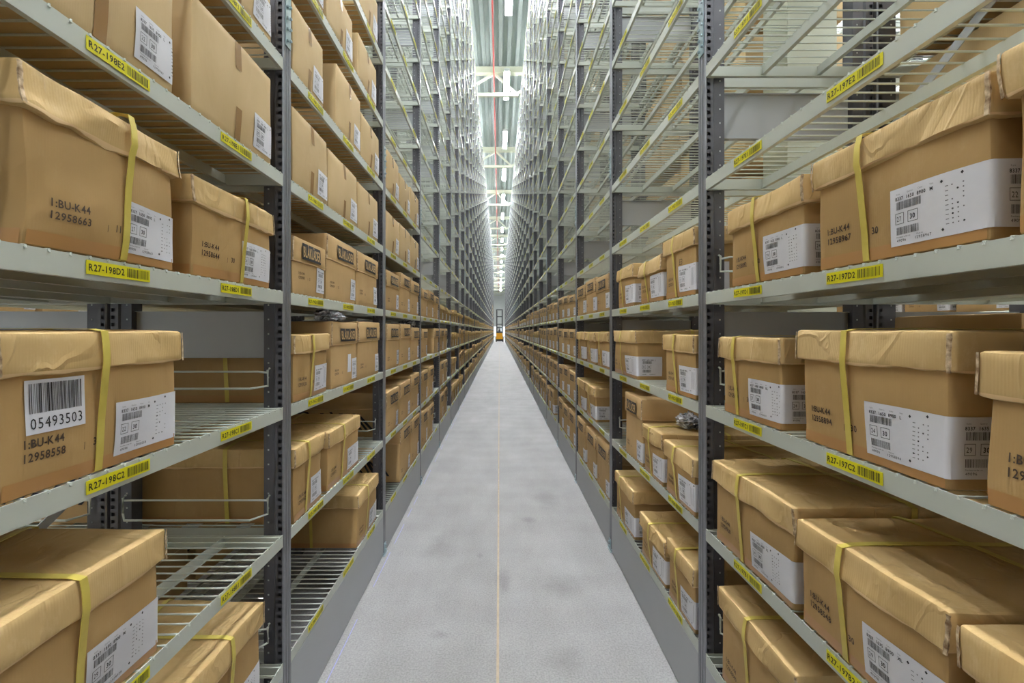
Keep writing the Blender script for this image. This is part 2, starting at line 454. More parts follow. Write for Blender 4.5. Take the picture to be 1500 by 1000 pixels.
def tag_mb(text, seed, detail=2):
    b = MB(); w, h = .15, .0255; e = -.0012; x0 = -w/2; z0 = -.021 - h/2
    b.box(x0, x0 + w, e + .0002, .0, z0, z0 + h, 0)
    def put(items, ee=-.0004):
        for vs, fs in items: b.add([(v[0], e + ee, v[1]) for v in vs], fs, 1)
    if detail: put(text2d(text, x0 + .004, z0 + .0065, .0182, width=.079, bold=1))
    else: put(text2d('R27', x0 + .004, z0 + .0065, .0182, width=.075))
    put(barcode2d(x0 + .09, z0 + .004, .056, h - .0075, seed, 24))
    return b
deck_me = deck_mb().mesh('wire_deck', ['wire'], True)
bf_me = beam_mb(.0015).mesh('front_beam', ['paint']); br_me = beam_mb(DEP - .0015).mesh('rear_beam', ['paint'])
rl_me = [rails_mb((s,)).mesh('end_rail', ['paint']) for s in (-1, 1)]; bs_me = [bars_mb((y,)).mesh('support_bar', ['paint']) for y in (.205, .405)]
LABX = {'L': [(-.43, 3), (-.03, 2), (.37, 1)], 'R': [(-.375, 1), (.03, 2), (.43, 3)]}
def whole_shelf(nw, sides, labs):
    b = MB(); b.join(deck_mb(nw, sides, False, .0026 if nw > 20 else .003), {0: 1})
    for q in (beam_mb(.0015), beam_mb(DEP - .0015), rails_mb(), bars_mb()): b.join(q)
    if labs:
        t = tag_mb('', 5, 0)
        for x in (-.42, 0, .4):
            q = MB(); q.v = [(v[0] + x, v[1], v[2]) for v in t.v]; q.f = t.f; q.m = t.m; b.join(q, {0: 2, 1: 3})
    return b
WS = ['paint', 'wire', 'yellow', 'tagink']
ws_mid = whole_shelf(34, 5, True); ws_mid_me = ws_mid.mesh('wire_shelf', WS)

def visible_score(row, yc, z0, z1, x, yspan):
    """rough share of the picture"""
    ys = [max(.35, yc - yspan/2), max(.4, yc + yspan/2)]
    P = []
    for y in ys:
        for z in (z0, z1):
            P.append((731.5 + F * x / y, 484 - F * (z - CAMZ) / y))
    a0 = max(0, min(p[0] for p in P)); a1 = min(1500, max(p[0] for p in P))
    b0 = max(0, min(p[1] for p in P)); b1 = min(1000, max(p[1] for p in P))
    if a1 <= a0 or b1 <= b0: return 0
    k = 1 if row in ('L', 'R') else (.25 if row in ('LB', 'RB') else .06)
    return (a1 - a0) * (b1 - b0) * k

shelves = []
for row in ROWS:
    for n in range(0, NB[row]):
        for k in range(NLEV):
            s = visible_score(row, bayc(row, n), LEVZ[k] - .04, LEVZ[k] + .02, ROWS[row]['x'] * (1 if row in 'LR' else .8), W)
            if s == 0: continue
            if row in ('LB', 'RB') and n > 9 and k < 4: continue
            if row == 'RB' and n == 1: continue
            shelves.append((s, row, n, k))
shelves.sort(key=lambda t: -t[0])
indiv, rest = shelves[:300], shelves[300:]
def fname(row): return {'L': 'left racking', 'R': 'right racking', 'LB': 'row behind the left racking', 'RB': 'row behind the right racking', 'LC': 'far left row', 'RC': 'far right row'}[row]
for s, row, n, k in indiv:
    loc = (ROWS[row]['x'], bayc(row, n), LEVZ[k])
    detail = row in ('L', 'R') and n <= 3 and (k <= 8)
    bayno = (198 if row == 'L' else 197) - 2 * n
    if detail:
        e = obj('wire_shelf', None, None, loc, rot(row))
        obj('front_beam', bf_me, e); obj('rear_beam', br_me, e); obj('wire_deck', deck_me, e)
        for me in rl_me: obj('end_rail', me, e)
        for me in bs_me: obj('support_bar', me, e)
        for x, num in LABX[row]:
            o = obj('shelf_tag', tag_mb(f'R27-{bayno}{LET[k]}{num}', n * 100 + k * 3 + num).mesh('shelf_tag', ['yellow', 'tagink']), e, (x, 0, 0))
            tag(o, 'yellow barcode tag')
    else: e = obj('wire_shelf', ws_mid_me, None, loc, rot(row))
    if row in 'LR' and n == 0: lab = f'pale grey wire shelf with yellow tags R27-{bayno}{LET[k]}'
    else: lab = f'pale grey wire shelf, {ordn(k+1)} level up, {ordn(n+1)} bay of the {fname(row)}'
    tag(e, lab, 'wire shelf', f'wire shelves of the {fname(row)}')

def merge_copies(name, variants, mats, xf):
    """variants: list of MB ; xf: list of (variant, x, y, z, rot, sx, sy, sz) -> one mesh"""
    base = []
    for b in variants:
        v = np.array(b.v, dtype=np.float32)
        ln = np.array([len(f) for f in b.f], dtype=np.int32)
        lo = np.array([i for f in b.f for i in f], dtype=np.int32)
        base.append((v, ln, lo, np.array(b.m, dtype=np.int32)))
    VV, LN, LO, MI = [], [], [], []; off = 0
    for vi, x, y, z, r, sx, sy, sz in xf:
        v, ln, lo, mi = base[vi]
        c, s = math.cos(r), math.sin(r)
        q = v * np.array((sx, sy, sz), dtype=np.float32)
        w = np.empty_like(q); w[:, 0] = c * q[:, 0] - s * q[:, 1] + x; w[:, 1] = s * q[:, 0] + c * q[:, 1] + y; w[:, 2] = q[:, 2] + z
        VV.append(w); LN.append(ln); LO.append(lo + off); MI.append(mi); off += len(v)
    V = np.concatenate(VV); LNa = np.concatenate(LN); LOa = np.concatenate(LO); MIa = np.concatenate(MI)
    me = bpy.data.meshes.new(name)
    me.vertices.add(len(V)); me.vertices.foreach_set('co', V.ravel())
    me.loops.add(len(LOa)); me.loops.foreach_set('vertex_index', LOa)
    me.polygons.add(len(LNa)); st = np.concatenate(([0], np.cumsum(LNa)[:-1])).astype(np.int32)
    me.polygons.foreach_set('loop_start', st); me.polygons.foreach_set('material_index', MIa)
    for k in mats: me.materials.append(M[k])
    me.update(calc_edges=True)
    return obj(name, me)
BACKB = [(row, n) for row in ('L', 'R', 'LB', 'RB') for n in (-3, -2, -1)] + [('LB', 0), ('RB', 0)]
v_far = [whole_shelf(34, 4, True), whole_shelf(17, 3, False)]
tag(merge_copies('unseen_upright_frames', [far_frame], ['post', 'postface', 'rivet', 'panel', 'zinc'], fx), 'unseen upright frames behind the camera, added to block light', 'upright frames', kind='stuff')
xf = []
for s, row, n, k in rest:
    vi = 0 if (row in 'LR' and n < 18) or (row in ('LB', 'RB') and n < 5) else 1
    xf.append((vi, ROWS[row]['x'], bayc(row, n), LEVZ[k], rot(row), 1, 1, 1))
for row, n in BACKB:  # unseen shelves behind the camera, added to keep light out of the racks
    for k in range(NLEV): xf.append((0, ROWS[row]['x'], bayc(row, n), LEVZ[k], rot(row), 1, 1, 1)) if n < 0 else None
tag(merge_copies('wire_shelves', v_far, WS, xf), 'hundreds of pale wire shelves high up and far down the aisle, some added unseen behind the camera', 'wire shelves', kind='stuff')

# ------------------------------------------------------------------ grey base panels
bp = MB(); bp.box(-HW, HW, .001, .003, .006, LEVZ[0] - .045, 0); bp.box(-HW, HW, .003, .014, .006, .008, 0); bp.box(-HW, HW, .003, .014, LEVZ[0] - .047, LEVZ[0] - .045, 0)
bp_me = bp.mesh('base_panel', ['panel'])
for row in ('L', 'R'):
    for n in range(NB[row]):
        o = obj('base_panel', bp_me, None, (ROWS[row]['x'], bayc(row, n), 0), rot(row))
        tag(o, f'grey sheet metal base panel under the {ordn(n+1)} bay of the {fname(row)}', 'panel', f'base panels of the {fname(row)}')

# ------------------------------------------------------------------ boxes
def ticks(L, r, res):
    n = max(1, round((L - 2 * r) / res))
    return [0, r] + [r + (L - 2 * r) * i / n for i in range(1, n)] + [L - r, L]
def gbox(w, d, h, r, res):
    """rounded box surface x -w/2..w/2, y 0..d, z 0..h"""
    X, Y, Z = ticks(w, r, res), ticks(d, r, res), ticks(h, r, res)
    nx, ny, nz = len(X) - 1, len(Y) - 1, len(Z) - 1
    idx = {}; vs = []; fs = []
    def V(i, j, k):
        key = (i, j, k)
        if key not in idx:
            p = Vector((X[i], Y[j], Z[k]))
            c = Vector((min(max(p.x, r), w - r), min(max(p.y, r), d - r), min(max(p.z, r), h - r)))
            q = p - c
            if q.length > 1e-9: p = c + q.normalized() * r
            p.x -= w / 2
            idx[key] = len(vs); vs.append(p)
        return idx[key]
    for i in range(nx):
        for j in range(ny):
            fs.append((V(i,j,0), V(i,j+1,0), V(i+1,j+1,0), V(i+1,j,0))); fs.append((V(i,j,nz), V(i+1,j,nz), V(i+1,j+1,nz), V(i,j+1,nz)))
    for i in range(nx):
        for k in range(nz):
            fs.append((V(i,0,k), V(i+1,0,k), V(i+1,0,k+1), V(i,0,k+1))); fs.append((V(i,ny,k), V(i,ny,k+1), V(i+1,ny,k+1), V(i+1,ny,k)))
    for j in range(ny):
        for k in range(nz):
            fs.append((V(0,j,k), V(0,j,k+1), V(0,j+1,k+1), V(0,j+1,k))); fs.append((V(nx,j,k), V(nx,j+1,k), V(nx,j+1,k+1), V(nx,j,k+1)))
    return vs, fs

class Shape:
    """deformation shared by a box's body and everything stuck on it"""
    def __init__(s, w, d, h, seed, bulge=.006, crumple=.003, lean=0.0, sag=0.0):
        s.w, s.d, s.h = w, d, h; s.o = Vector((seed * 3.17, seed * 1.31, seed * 7.7)); s.b, s.c, s.lean, s.sag = bulge, crumple, lean, sag
    def __call__(s, p):
        p = Vector(p)
        fx = max(0, 1 - (2 * p.x / s.w) ** 2); fz = max(0, 1 - (2 * p.z / s.h - 1) ** 2); fy = max(0, 1 - (2 * p.y / s.d - 1) ** 2)
        q = p.copy()
        q.y -= s.b * fx * fz * (1 - 2 * p.y / s.d)
        q.x += s.b * fy * fz * (2 * p.x / s.w)
        nv = noise.noise_vector(p * 7 + s.o) * s.c
        g = 1 if p.z > .01 else 0
        q.x += nv.x; q.y += nv.y
        q.z += nv.z * .8 * g * min(1, p.z * 12)
        t = p.z / s.h
        q.x += s.lean * t * t
        q.z -= s.sag * t * (0.5 + p.x / s.w)
        return q
def crease(p, o, f=16):
    n = noise.noise(p * f + o)
    return (1 - min(1, abs(n) * 3.5)) ** 2

def lid_mb(sh, lh, ov, res, crum, seed):
    w, d = sh.w + 2 * ov, sh.d + 2 * ov
    vs, fs = gbox(w, d, lh, .006, res)
    out = []; o = Vector((seed * 2.1, 5.5, seed * .7))
    for p in vs:
        P = Vector((p.x, p.y - ov, p.z + sh.h - lh + .005))
        q = sh(P)
        low = max(0, 1 - p.z / lh)
        nn = noise.noise_vector(P * 13 + o)
        edge = (1 if p.y < .02 else 0)
        q.y += nn.y * crum * (.5 + low) - crease(P, o, 9) * crum * .5 * edge
        q.x += nn.x * crum * .7
        if p.z < .003: q.z += noise.noise(P * 9 + o) * crum * 1.6 + noise.noise(P * 31 + o) * crum * .7
        if p.z > lh - .008:
            q.z += noise.noise(P * 8 + o) * crum * .7
            ed = max(0, 1 - min(p.y, w/2 - abs(p.x)) / .03)
            q.z -= ed * crum * .3 * (1 + noise.noise(P * 15 + o))
        out.append(q)
    b = MB()
    b.v = [tuple(q) for q in out]; b.f = fs
    for f in fs:
        zs = [vs[i].z for i in f]; ys = [vs[i].y for i in f]
        rim = min(zs) < .0035 and max(zs) > .0035 and max(zs) < .0125
        b.m.append(2 if rim else 0)
    # frayed corrugated seams at the two front corners
    for sx in (-1, 1):
        n = 16; L = []; prev = None
        for i in range(n + 1):
            z = .002 + (lh - .006) * i / n
            wv = .0022 + .0018 * noise.noise(Vector((z * 90, seed, sx)))
            a = P2(sh, ov, sx * (w / 2 - .002), 0, z, lh, o, crum); 
            c = a.copy()
            L.append((Vector((a.x - sx * wv, a.y - .0016, a.z)), Vector((a.x + sx * .0035, a.y - .0004, a.z)), Vector((a.x + sx * .0035, a.y + wv, a.z))))
        vv = [q for t in L for q in t]
        b.add(vv, [(3*i, 3*i+1, 3*i+4, 3*i+3) for i in range(n)] + [(3*i+1, 3*i+2, 3*i+5, 3*i+4) for i in range(n)], 1)
    return b

def P2(sh, ov, x, y, z, lh, o, crum):
    P = Vector((x, y - ov, z + sh.h - lh + .005)); q = sh(P); low = max(0, 1 - z / lh)
    nn = noise.noise_vector(P * 13 + o)
    q.y += nn.y * crum * (.5 + low) - crease(P, o, 9) * crum * .5; q.x += nn.x * crum * .7
    return q

def body_mb(sh, res, top=True):
    vs, fs = gbox(sh.w, sh.d, sh.h, .005, res)
    b = MB(); b.add([sh(p) for p in vs], fs, 0); return b

def onfront(sh, u, v, e):
    """unrolled front -> right side"""
    if u <= sh.w / 2 - .003: return sh((u, -0, v)) + Vector((0, -e, 0))
    if u < sh.w / 2 + .003:
        return sh((sh.w / 2 - .0015, .0015, v)) + Vector((e * .7, -e * .7, 0))
    return sh((sh.w / 2, u - sh.w / 2, v)) + Vector((e, 0, 0))
def onback(sh, u, v, e): return sh((-u, sh.d, v)) + Vector((0, e, 0))
def onleft(sh, u, v, e): return sh((-sh.w/2, u, v)) + Vector((-e, 0, 0))      # u runs into the rack (mirror for reading)
def grid2d(x0, y0, x1, y1, res, brk=None):
    xs = [x0 + (x1 - x0) * i / max(1, round((x1 - x0) / res)) for i in range(max(1, round((x1 - x0) / res)) + 1)]
    if brk and x0 < brk < x1:
        xs = sorted(set([x for x in xs if abs(x - brk) > .0045] + [brk - .0031, brk, brk + .0031]))
    n = max(1, round((y1 - y0) / res)); ys = [y0 + (y1 - y0) * i / n for i in range(n + 1)]
    vs = [(x, y) for y in ys for x in xs]; k = len(xs)
    fs = [(j*k+i, j*k+i+1, (j+1)*k+i+1, (j+1)*k+i) for j in range(n) for i in range(k - 1)]
    return [(vs, fs)]
def put(b, fn, sh, items, e, mi):
    for vs, fs in items: b.add([fn(sh, v[0], v[1], e) for v in vs], fs, mi)

def ship_label(sh, seed, x0, z0, lw, lh, wrap, det, sizetxt, num, po):
    """mats: paper, ink, grey print"""
    b = MB(); brk = sh.w / 2; x1 = x0 + lw + wrap
    e0 = .0022
    put(b, onfront, sh, grid2d(x0, z0, x1, z0 + lh, .012, brk), e0, 0)
    rg = random.Random(seed)
    if det == 0:
        put(b, onfront, sh, barcode2d(x0 + lw*.2, z0 + lh*.66, lw*.38, lh*.18, seed, 12) + barcode2d(x0 + lw*.2, z0 + lh*.16, lw*.3, lh*.16, seed + 1, 10)
            + rect2d(x0 + lw*.3, z0 + lh*.42, x0 + lw*.4, z0 + lh*.54), e0 + .0012, 1)
        return b
    def block(ox):
        I = []; G = []
        s = lh / .105; a = ox
        I += text2d('8337', a + .012*s, z0 + .083*s, .0088*s, bold=1, sx=.85) + text2d(rg.choice(('1650', '1635')), a + .034*s, z0 + .083*s, .0088*s, bold=1, sx=.85) + text2d('8900', a + .056*s, z0 + .083*s, .0088*s, bold=1, sx=.85) + text2d(sizetxt, a + .08*s, z0 + .083*s, .0088*s, bold=1, sx=.85)
        I += barcode2d(a + .014*s, z0 + .066*s, .05*s, .014*s, seed + 3, 44)
        I += frame2d(a + .012*s, z0 + .040*s, a + .03*s, z0 + .060*s) + frame2d(a + .038*s, z0 + .040*s, a + .058*s, z0 + .060*s)
        I += text2d(rg.choice(('27', '22', '29', '24')), a + .015*s, z0 + .045*s, .013*s, sx=.7) + text2d('30', a + .042*s, z0 + .045*s, .0125*s, bold=1, sx=.8)
        I += barcode2d(a + .014*s, z0 + .020*s, .045*s, .014*s, seed + 5, 40)
        I += text2d(po, a + .014*s, z0 + .007*s, .007*s) + text2d(num, a + .05*s, z0 + .007*s, .007*s)
        if det > 1:
            for t, xx, zz in (('Style', .014, .093), ('Quality', .036, .093), ('Color', .058, .093), ('Size', .08, .093), ('Purchase order no', .014, .0145), ('Case no', .054, .0145)):
                G += text2d(t, a + xx*s, z0 + zz*s, .0038*s)
        return I, G
    I, G = block(x0)
    s = lh / .105; a = x0 + .104*s
    if det > 1:
        for j in range(9):
            for i in range(4):
                xx = a + .004*s + i * .0085*s; zz = z0 + .02*s + j * .0078*s
                if xx > x0 + lw - .002: continue
                if i == 0: G += rect2d(xx - .0025*s, zz - .0006*s, xx + .0025*s, zz + .0006*s)
                else: G += dot2d(xx, zz, .0013*s) if rg.random() < .7 else []
                if rg.random() < .12: I += dot2d(xx, zz, .0017*s)
    else:
        for i in range(3): G += rect2d(a + .006 + i * .01*s, z0 + .02*s, a + .0075 + i * .01*s, z0 + .088*s)
    for xx, zz in ((.1, .092), (.132, .098), (.1, .012)):
        if x0 + xx*s < x0 + lw - .004: I += [([(x0+xx*s, z0+(zz-.003)*s), (x0+(xx+.0026)*s, z0+zz*s), (x0+xx*s, z0+(zz+.003)*s), (x0+(xx-.0026)*s, z0+zz*s)], [(0,1,2,3)])]
    if wrap > .08:
        I2, G2 = block(sh.w / 2 + .012); I += I2; G += G2
        if True:
            lim = x1 - .003
            I = [it for it in I if max(v[0] for v in it[0]) < lim]; G = [it for it in G if max(v[0] for v in it[0]) < lim]
    put(b, onfront, sh, I, e0 + .0008, 1); put(b, onfront, sh, G, e0 + .0008, 2)
    return b

def stencil(sh, x, z, num, fn=onfront, s=1.0, tail='30'):
    b = MB(); I = []
    I += text2d('1:BU-K44', x, z + .023*s, .0205*s, sx=.8, bold=1) + text2d(num, x, z, .0205*s, sx=.8, bold=1)
    if tail: I += text2d('|', x + .11*s, z, .016*s) + text2d(tail, x + .128*s, z, .0205*s, sx=.8, bold=1)
    put(b, fn, sh, I, .0016, 0); return b
def logo(sh, fn, x, z, w, h, e):
    b = MB()
    put(b, fn, sh, grid2d(x, z, x + w, z + h, .012), e, 0)
    put(b, fn, sh, text2d('BLÅKLÄDER', x + w*.04, z + h*.17, h*.92, width=w*.93, bold=1), e + .0012, 1)
    return b
def bigprint(sh, fn, y0, z0, w, h, seed, e=.002):
    """black slanted bars printed on the long sides"""
    b = MB(); rg = random.Random(seed); x = y0
    while x < y0 + w - .06:
        t = rg.uniform(.012, .03); hh = h * rg.uniform(.7, 1); sl = rg.uniform(.07, .1)
        n = 6
        vs = [(x + sl * i / n, z0 + hh * i / n) for i in range(n + 1)] + [(x + t + sl * i / n, z0 + hh * i / n) for i in range(n + 1)]
        put(b, fn, sh, [(vs, [(i, n+1+i, n+2+i, i+1) for i in range(n)])], e, 0)
        x += t + rg.uniform(.012, .03)
    return b

def ribbon(path, wdir, w, t=.0012):
    b = MB(); vs = []; fs = []; n = len(path); wd = Vector(wdir) * w / 2
    for i, p in enumerate(path):
        a, c = path[(i - 1) % n], path[(i + 1) % n]
        tan = (c - a).normalized(); nor = tan.cross(wd.normalized()).normalized()
        vs += [p - wd - nor*t/2, p + wd - nor*t/2, p + wd + nor*t/2, p - wd + nor*t/2]
    for i in range(n):
        j = (i + 1) % n
        for k in range(4):
            l = (k + 1) % 4; fs.append((4*i+k, 4*j+k, 4*j+l, 4*i+l))
    b.add(vs, fs, 0); return b
def strap_x(sh, x, ov, lh, crum, w=.015):
    """loop in the y-z plane at x"""
    ov2 = ov + crum * .9 + .003; P = []
    top = sh.h + .005 + crum * .5; zl = sh.h - lh
    for i in range(7):
        t = i / 6; z = .004 + (zl - .004) * t
        base = sh((x, 0, max(z, .001))).y
        P.append(Vector((x + sh.lean*(z/sh.h)**2, min(base - .0035, -.002 - ov2 * t), z)))
    for i in range(1, 4): P.append(Vector((sh((x, 0, zl + lh*i/4)).x, sh((x, -ov, zl + lh * i / 4)).y - crum*.9 - .003, zl + lh * i / 4)))
    for y in (-ov2 + .001, .006): P.append(Vector((x + sh.lean, y, top + (.001 if y > 0 else -.003))))
    for i in range(1, 9):
        y = sh.d * i / 9; P.append(Vector((x + sh.lean, y, sh((x, y, sh.h)).z + .0075 + crum * .35)))
    for y in (sh.d - .006, sh.d + ov2 - .001): P.append(Vector((x + sh.lean, y, top + (.001 if y < sh.d else -.003))))
    P.append(Vector((x, sh.d + ov2, zl))); P.append(Vector((x, sh.d + .004, .004)))
    P.append(Vector((x, sh.d - .004, .0008))); P.append(Vector((x, .004, .0008)))
    return ribbon(P, (1, 0, 0), w)
def strap_y(sh, y, ov, lh, crum, w=.015):
    ov2 = ov + crum * .9 + .003; P = []; hw = sh.w / 2; top = sh.h + .005 + crum*.5; zl = sh.h - lh; ln = sh.lean
    sk = .05
    P.append(Vector((-hw + .004, y, .0008))); P.append(Vector((-hw - .003, y, .004)))
    P.append(Vector((min(-hw - ov2, sh((-hw, y, zl)).x - .003) + ln*.6, y, zl))); P.append(Vector((-hw - ov2 + .001 + ln, y, top - .003)))
    for i in range(9):
        x = -hw + .004 + (sh.w - .008) * i / 8
        P.append(Vector((x + ln, y + sk * (i / 8), sh((x, y, sh.h)).z + .0075 + crum * .35)))
    P.append(Vector((hw + ov2 - .001 + ln, y + sk, top - .003))); P.append(Vector((max(hw + ov2, sh((hw, y, zl)).x + .003) + ln*.6, y + sk, zl)))
    P.append(Vector((hw + .003, y + sk, .004))); P.append(Vector((hw - .004, y + sk, .0008)))
    return ribbon(P, (0, 1, 0), w)

def make_parts(kind, w, h, d, seed, res, det, o):
    """returns (body MB, body mats, [(name, MB, mats, label or None, children)])"""
    rg = random.Random(seed)
    crum = o.get('crum', .004); ov = .011; parts = []
    num = o.get('num', '129%05d' % rg.randrange(58000, 59999)); po = rg.choice(('49096', '49098'))
    if kind == 'strap':
        sh = Shape(w, d, h, seed, o.get('bulge', .007), o.get('cc', .004), o.get('lean', 0), o.get('sag', 0))
        lh = o.get('lh', .072)
        body = body_mb(sh, res); mats = ['card']
        parts.append(('lid', lid_mb(sh, lh, ov, res * .6, crum, seed), ['lid', 'edge', 'rawedge'], 'worn telescoping lid', []))
        sx = o.get('sx', rg.uniform(-.06, .0)) if w > .3 else o.get('sx', -.02)
        parts.append(('strap', strap_x(sh, sx, ov, lh, crum), ['strap'], 'yellow plastic strap', []))
        if o.get('cross', True): parts.append(('strap', strap_y(sh, d * .42, ov, lh, crum), ['strap'], 'yellow plastic strap', []))
        lw = min(.185, w * .46); wrap = o.get('wrap', .13)
        parts.append(('shipping_label', ship_label(sh, seed, w/2 - lw, .02, lw, .105 if h > .2 else .09, wrap, det, rg.choice(('XL', 'L', 'L', 'M')), num, po), ['paper', 'ink', 'pencil'], None, []))
        if det: parts.append(('stencilled_number', stencil(sh, -w/2 + .03, .055, num, s=.95, tail=o.get('tail', '30')), ['stencil'], None, []))
        tp = MB(); put(tp, onfront, sh, grid2d(-w/2 + .004, .003, w/2 - .004, .028, .02), .0012, 0)
        put(tp, onleft, sh, grid2d(.004, .003, d - .01, .028, .03), .0012, 0)
        if det: parts.append(('bottom_tape', tp, ['cleartape'], None, []))
        if o.get('sticker'):
            b = MB(); x0 = o['sticker']; put(b, onfront, sh, grid2d(x0, .098, x0 + .1, .188, .012), .002, 0)
            put(b, onfront, sh, barcode2d(x0 + .006, .132, .088, .05, 5, 44) + text2d('05493503', x0 + .006, .106, .026, width=.088), .0028, 1)
            parts.append(('barcode_sticker', b, ['paper', 'ink'], None, []))
        if o.get('hand'):
            b = MB(); put(b, onfront, sh, text2d(o['hand'], .02, h - lh - .055, .035, sx=.8), .0018, 0)
            parts.append(('handwritten_mark', b, ['stencil'], None, []))
    elif kind == 'logo':
        sh = Shape(w, d, h, seed, o.get('bulge', .005), .003, o.get('lean', 0), o.get('sag', 0)); lh = o.get('lh', .112)
        lh = min(lh, h * .45)
        body = body_mb(sh, res); mats = ['logo_card']
        lid = lid_mb(sh, lh, .006, res * .8, crum * .5, seed)
        lsh = Shape(w + .012, d + .012, h, seed, o.get('bulge', .005), .003, o.get('lean', 0), o.get('sag', 0))
        parts.append(('lid', lid, ['logo_card', 'edge', 'rawedge'], None,
            [('printed_logo', logo(sh, onfront, -.09 if w > .35 else -w * .32, h - lh*.8, .22 if w > .35 else w * .6, .062, .0115), ['ink', 'logo_card'], None)]))
        lw = .085
        parts.append(('shipping_label', ship_label(sh, seed, w/2 - lw, .02, lw, .105, o.get('wrap', .1), min(det, 1), '', num, po), ['paper', 'ink', 'pencil'], None, []))
        if det: parts.append(('stencilled_number', stencil(sh, -w/2 + .04, .06, num, s=.7, tail='12'), ['stencil'], None, []))
        if o.get('note'):
            b = MB(); put(b, onfront, sh, grid2d(w/2 - lw - .07, .06, w/2 - lw - .015, .15, .012), .002, 0); parts.append(('paper_note', b, ['paper'], None, []))
        b = bigprint(sh, onleft, .08, .05, .42, min(.14, h - lh - .06), seed, .003)
        b.join(bigprint(sh, lambda s_, u, v, e: s_((s_.w/2, u, v)) + Vector((e, 0, 0)), .14, .07, .4, min(.12, h - lh - .08), seed + 1, .003))
        if det: parts.append(('printed_stripes', b, ['ink'], None, []))
    else:
        sh = Shape(w, d, h, seed, o.get('bulge', .006), .0025, o.get('lean', 0), o.get('sag', 0))
        body = body_mb(sh, res); mats = ['kraft']
        b = MB(); put(b, onfront, sh, grid2d(-.014, .003, .014, h*.33, .02) + grid2d(-.014, h*.72, .014, h - .004, .02), .0015, 0)
        c = [(x, y) for x, y in ((-.024, 0), (.024, d))]
        n = 12; vs = [];
        for i in range(n + 1): vs += [sh((-.024, .01 + (d-.02)*i/n, h)) + Vector((0, 0, .0012)), sh((.024, .01 + (d-.02)*i/n, h)) + Vector((0, 0, .0012))]
        b.add(vs, [(2*i, 2*i+1, 2*i+3, 2*i+2) for i in range(n)], 0)
        parts.append(('packing_tape', b, ['tape'], None, []))
        parts.append(('shipping_label', ship_label(sh, seed, w/2 - .115, .02, .11, .105, 0, det, rg.choice(('XL', 'L')), num, po), ['paper', 'ink', 'pencil'], None, []))
    return body, mats, parts

BOXNAME = {'strap': 'strapped_box', 'logo': 'lidded_box', 'sealed': 'sealed_carton'}
BOXDESC = {'strap': 'brown box with worn lid and yellow strap', 'logo': 'tan lidded box with black printed name', 'sealed': 'pale taped cardboard carton'}
boxes = []     # dict(row, k, y0, y1, top(rel), kind, o, bay)
def B(row, k, y0, y1, top, kind='strap', **o):
    k = LET.index(k); bay = int((y0 + .03 - ROWS[row]['y0']) // W)
    boxes.append(dict(row=row, k=k, y0=y0, y1=y1, top=top, kind=kind, o=o, bay=bay))
# the boxes nearest the camera, measured one by one
B('L','D',.713,1.061,.43, crum=.009, bulge=.014, cc=.010, sx=.02, num='12958663', tail='11', wrap=.0, sag=.01)
B('L','D',1.109,1.506,.389, crum=.005, sx=.02, num='12958644', wrap=.0)
B('L','C',.675,1.068,.0, crum=.004, sx=-.02, num='12958558', tail='30', sticker=-.15, wrap=0)
B('L','B',.60,1.017,-.444, crum=.004, sx=.0, num='12958538', wrap=0)
B('L','A',1.04,1.44,-.86, crum=.004, sx=.02, num='12958521', wrap=0)
B('L','E',.665,1.052,.84,'sealed'); B('L','E',1.118,1.506,.84,'sealed')
B('L','F',.68,1.05,1.22,'sealed'); B('L','F',1.118,1.506,1.22,'sealed')
B('L','D',1.655,1.96,.352,'logo'); B('L','D',1.98,2.387,.43,'logo'); B('L','D',2.40,2.81,.43,'logo')
B('L','C',1.655,2.0,-.015); B('L','C',2.036,2.404,.042,'logo',note=1); B('L','C',2.42,2.84,.05,'logo')
B('L','B',1.655,1.94,-.435,sx=-.03); B('L','B',1.987,2.44,-.45)
B('L','A',2.40,2.80,-.88)
B('L','E',1.66,1.995,.83,'sealed'); B('L','E',2.01,2.41,.815,'sealed'); B('L','E',2.43,2.82,.805,'sealed')
B('L','F',1.66,1.95,1.217,'sealed'); B('L','F',2.10,2.466,1.255,'sealed',lean=.01); B('L','F',2.48,2.85,1.207,'sealed')
B('L','G',1.66,1.95,1.62,'sealed'); B('L','G',1.99,2.34,1.6,'sealed'); B('L','G',2.43,2.79,1.61,'sealed')
B('L','H',1.68,2.02,2.03,'sealed'); B('L','H',2.05,2.41,2.02,'sealed'); B('L','H',2.45,2.82,2.04,'sealed')
B('R','D',1.10,1.464,.385, num='12958892', crum=.005); B('R','D',.678,1.067,.397, num='12958967', crum=.005, sx=-.045); B('R','D',.30,.664,.41, crum=.005)
B('R','C',1.19,1.515,-.02, num='12958630'); B('R','C',.742,1.12,.0, num='12958894', sx=-.03); B('R','C',.335,.702,-.03)
B('R','B',1.137,1.568,-.445, num='12958968'); B('R','B',.742,1.124,-.465, num='12958548', sx=-.04); B('R','B',.34,.724,-.47)
B('R','A',1.124,1.529,-.86, num='12958840'); B('R','A',.72,1.10,-.87)
B('R','D',1.715,2.04,.40,hand='E3',tail=''); B('R','D',2.055,2.40,.345,crum=.006,sag=-.01); B('R','D',2.50,2.84,.375)
B('R','C',1.715,2.04,-.015); B('R','C',2.44,2.93,.0,bulge=.016)
B('R','B',1.715,2.035,-.49,crum=.006); B('R','B',2.05,2.335,-.475); B('R','B',2.355,2.68,-.36,'logo')
B('R','A',1.715,2.0,-.91); B('R','A',2.02,2.38,-.95,crum=.006); B('R','A',2.49,2.89,-.89)
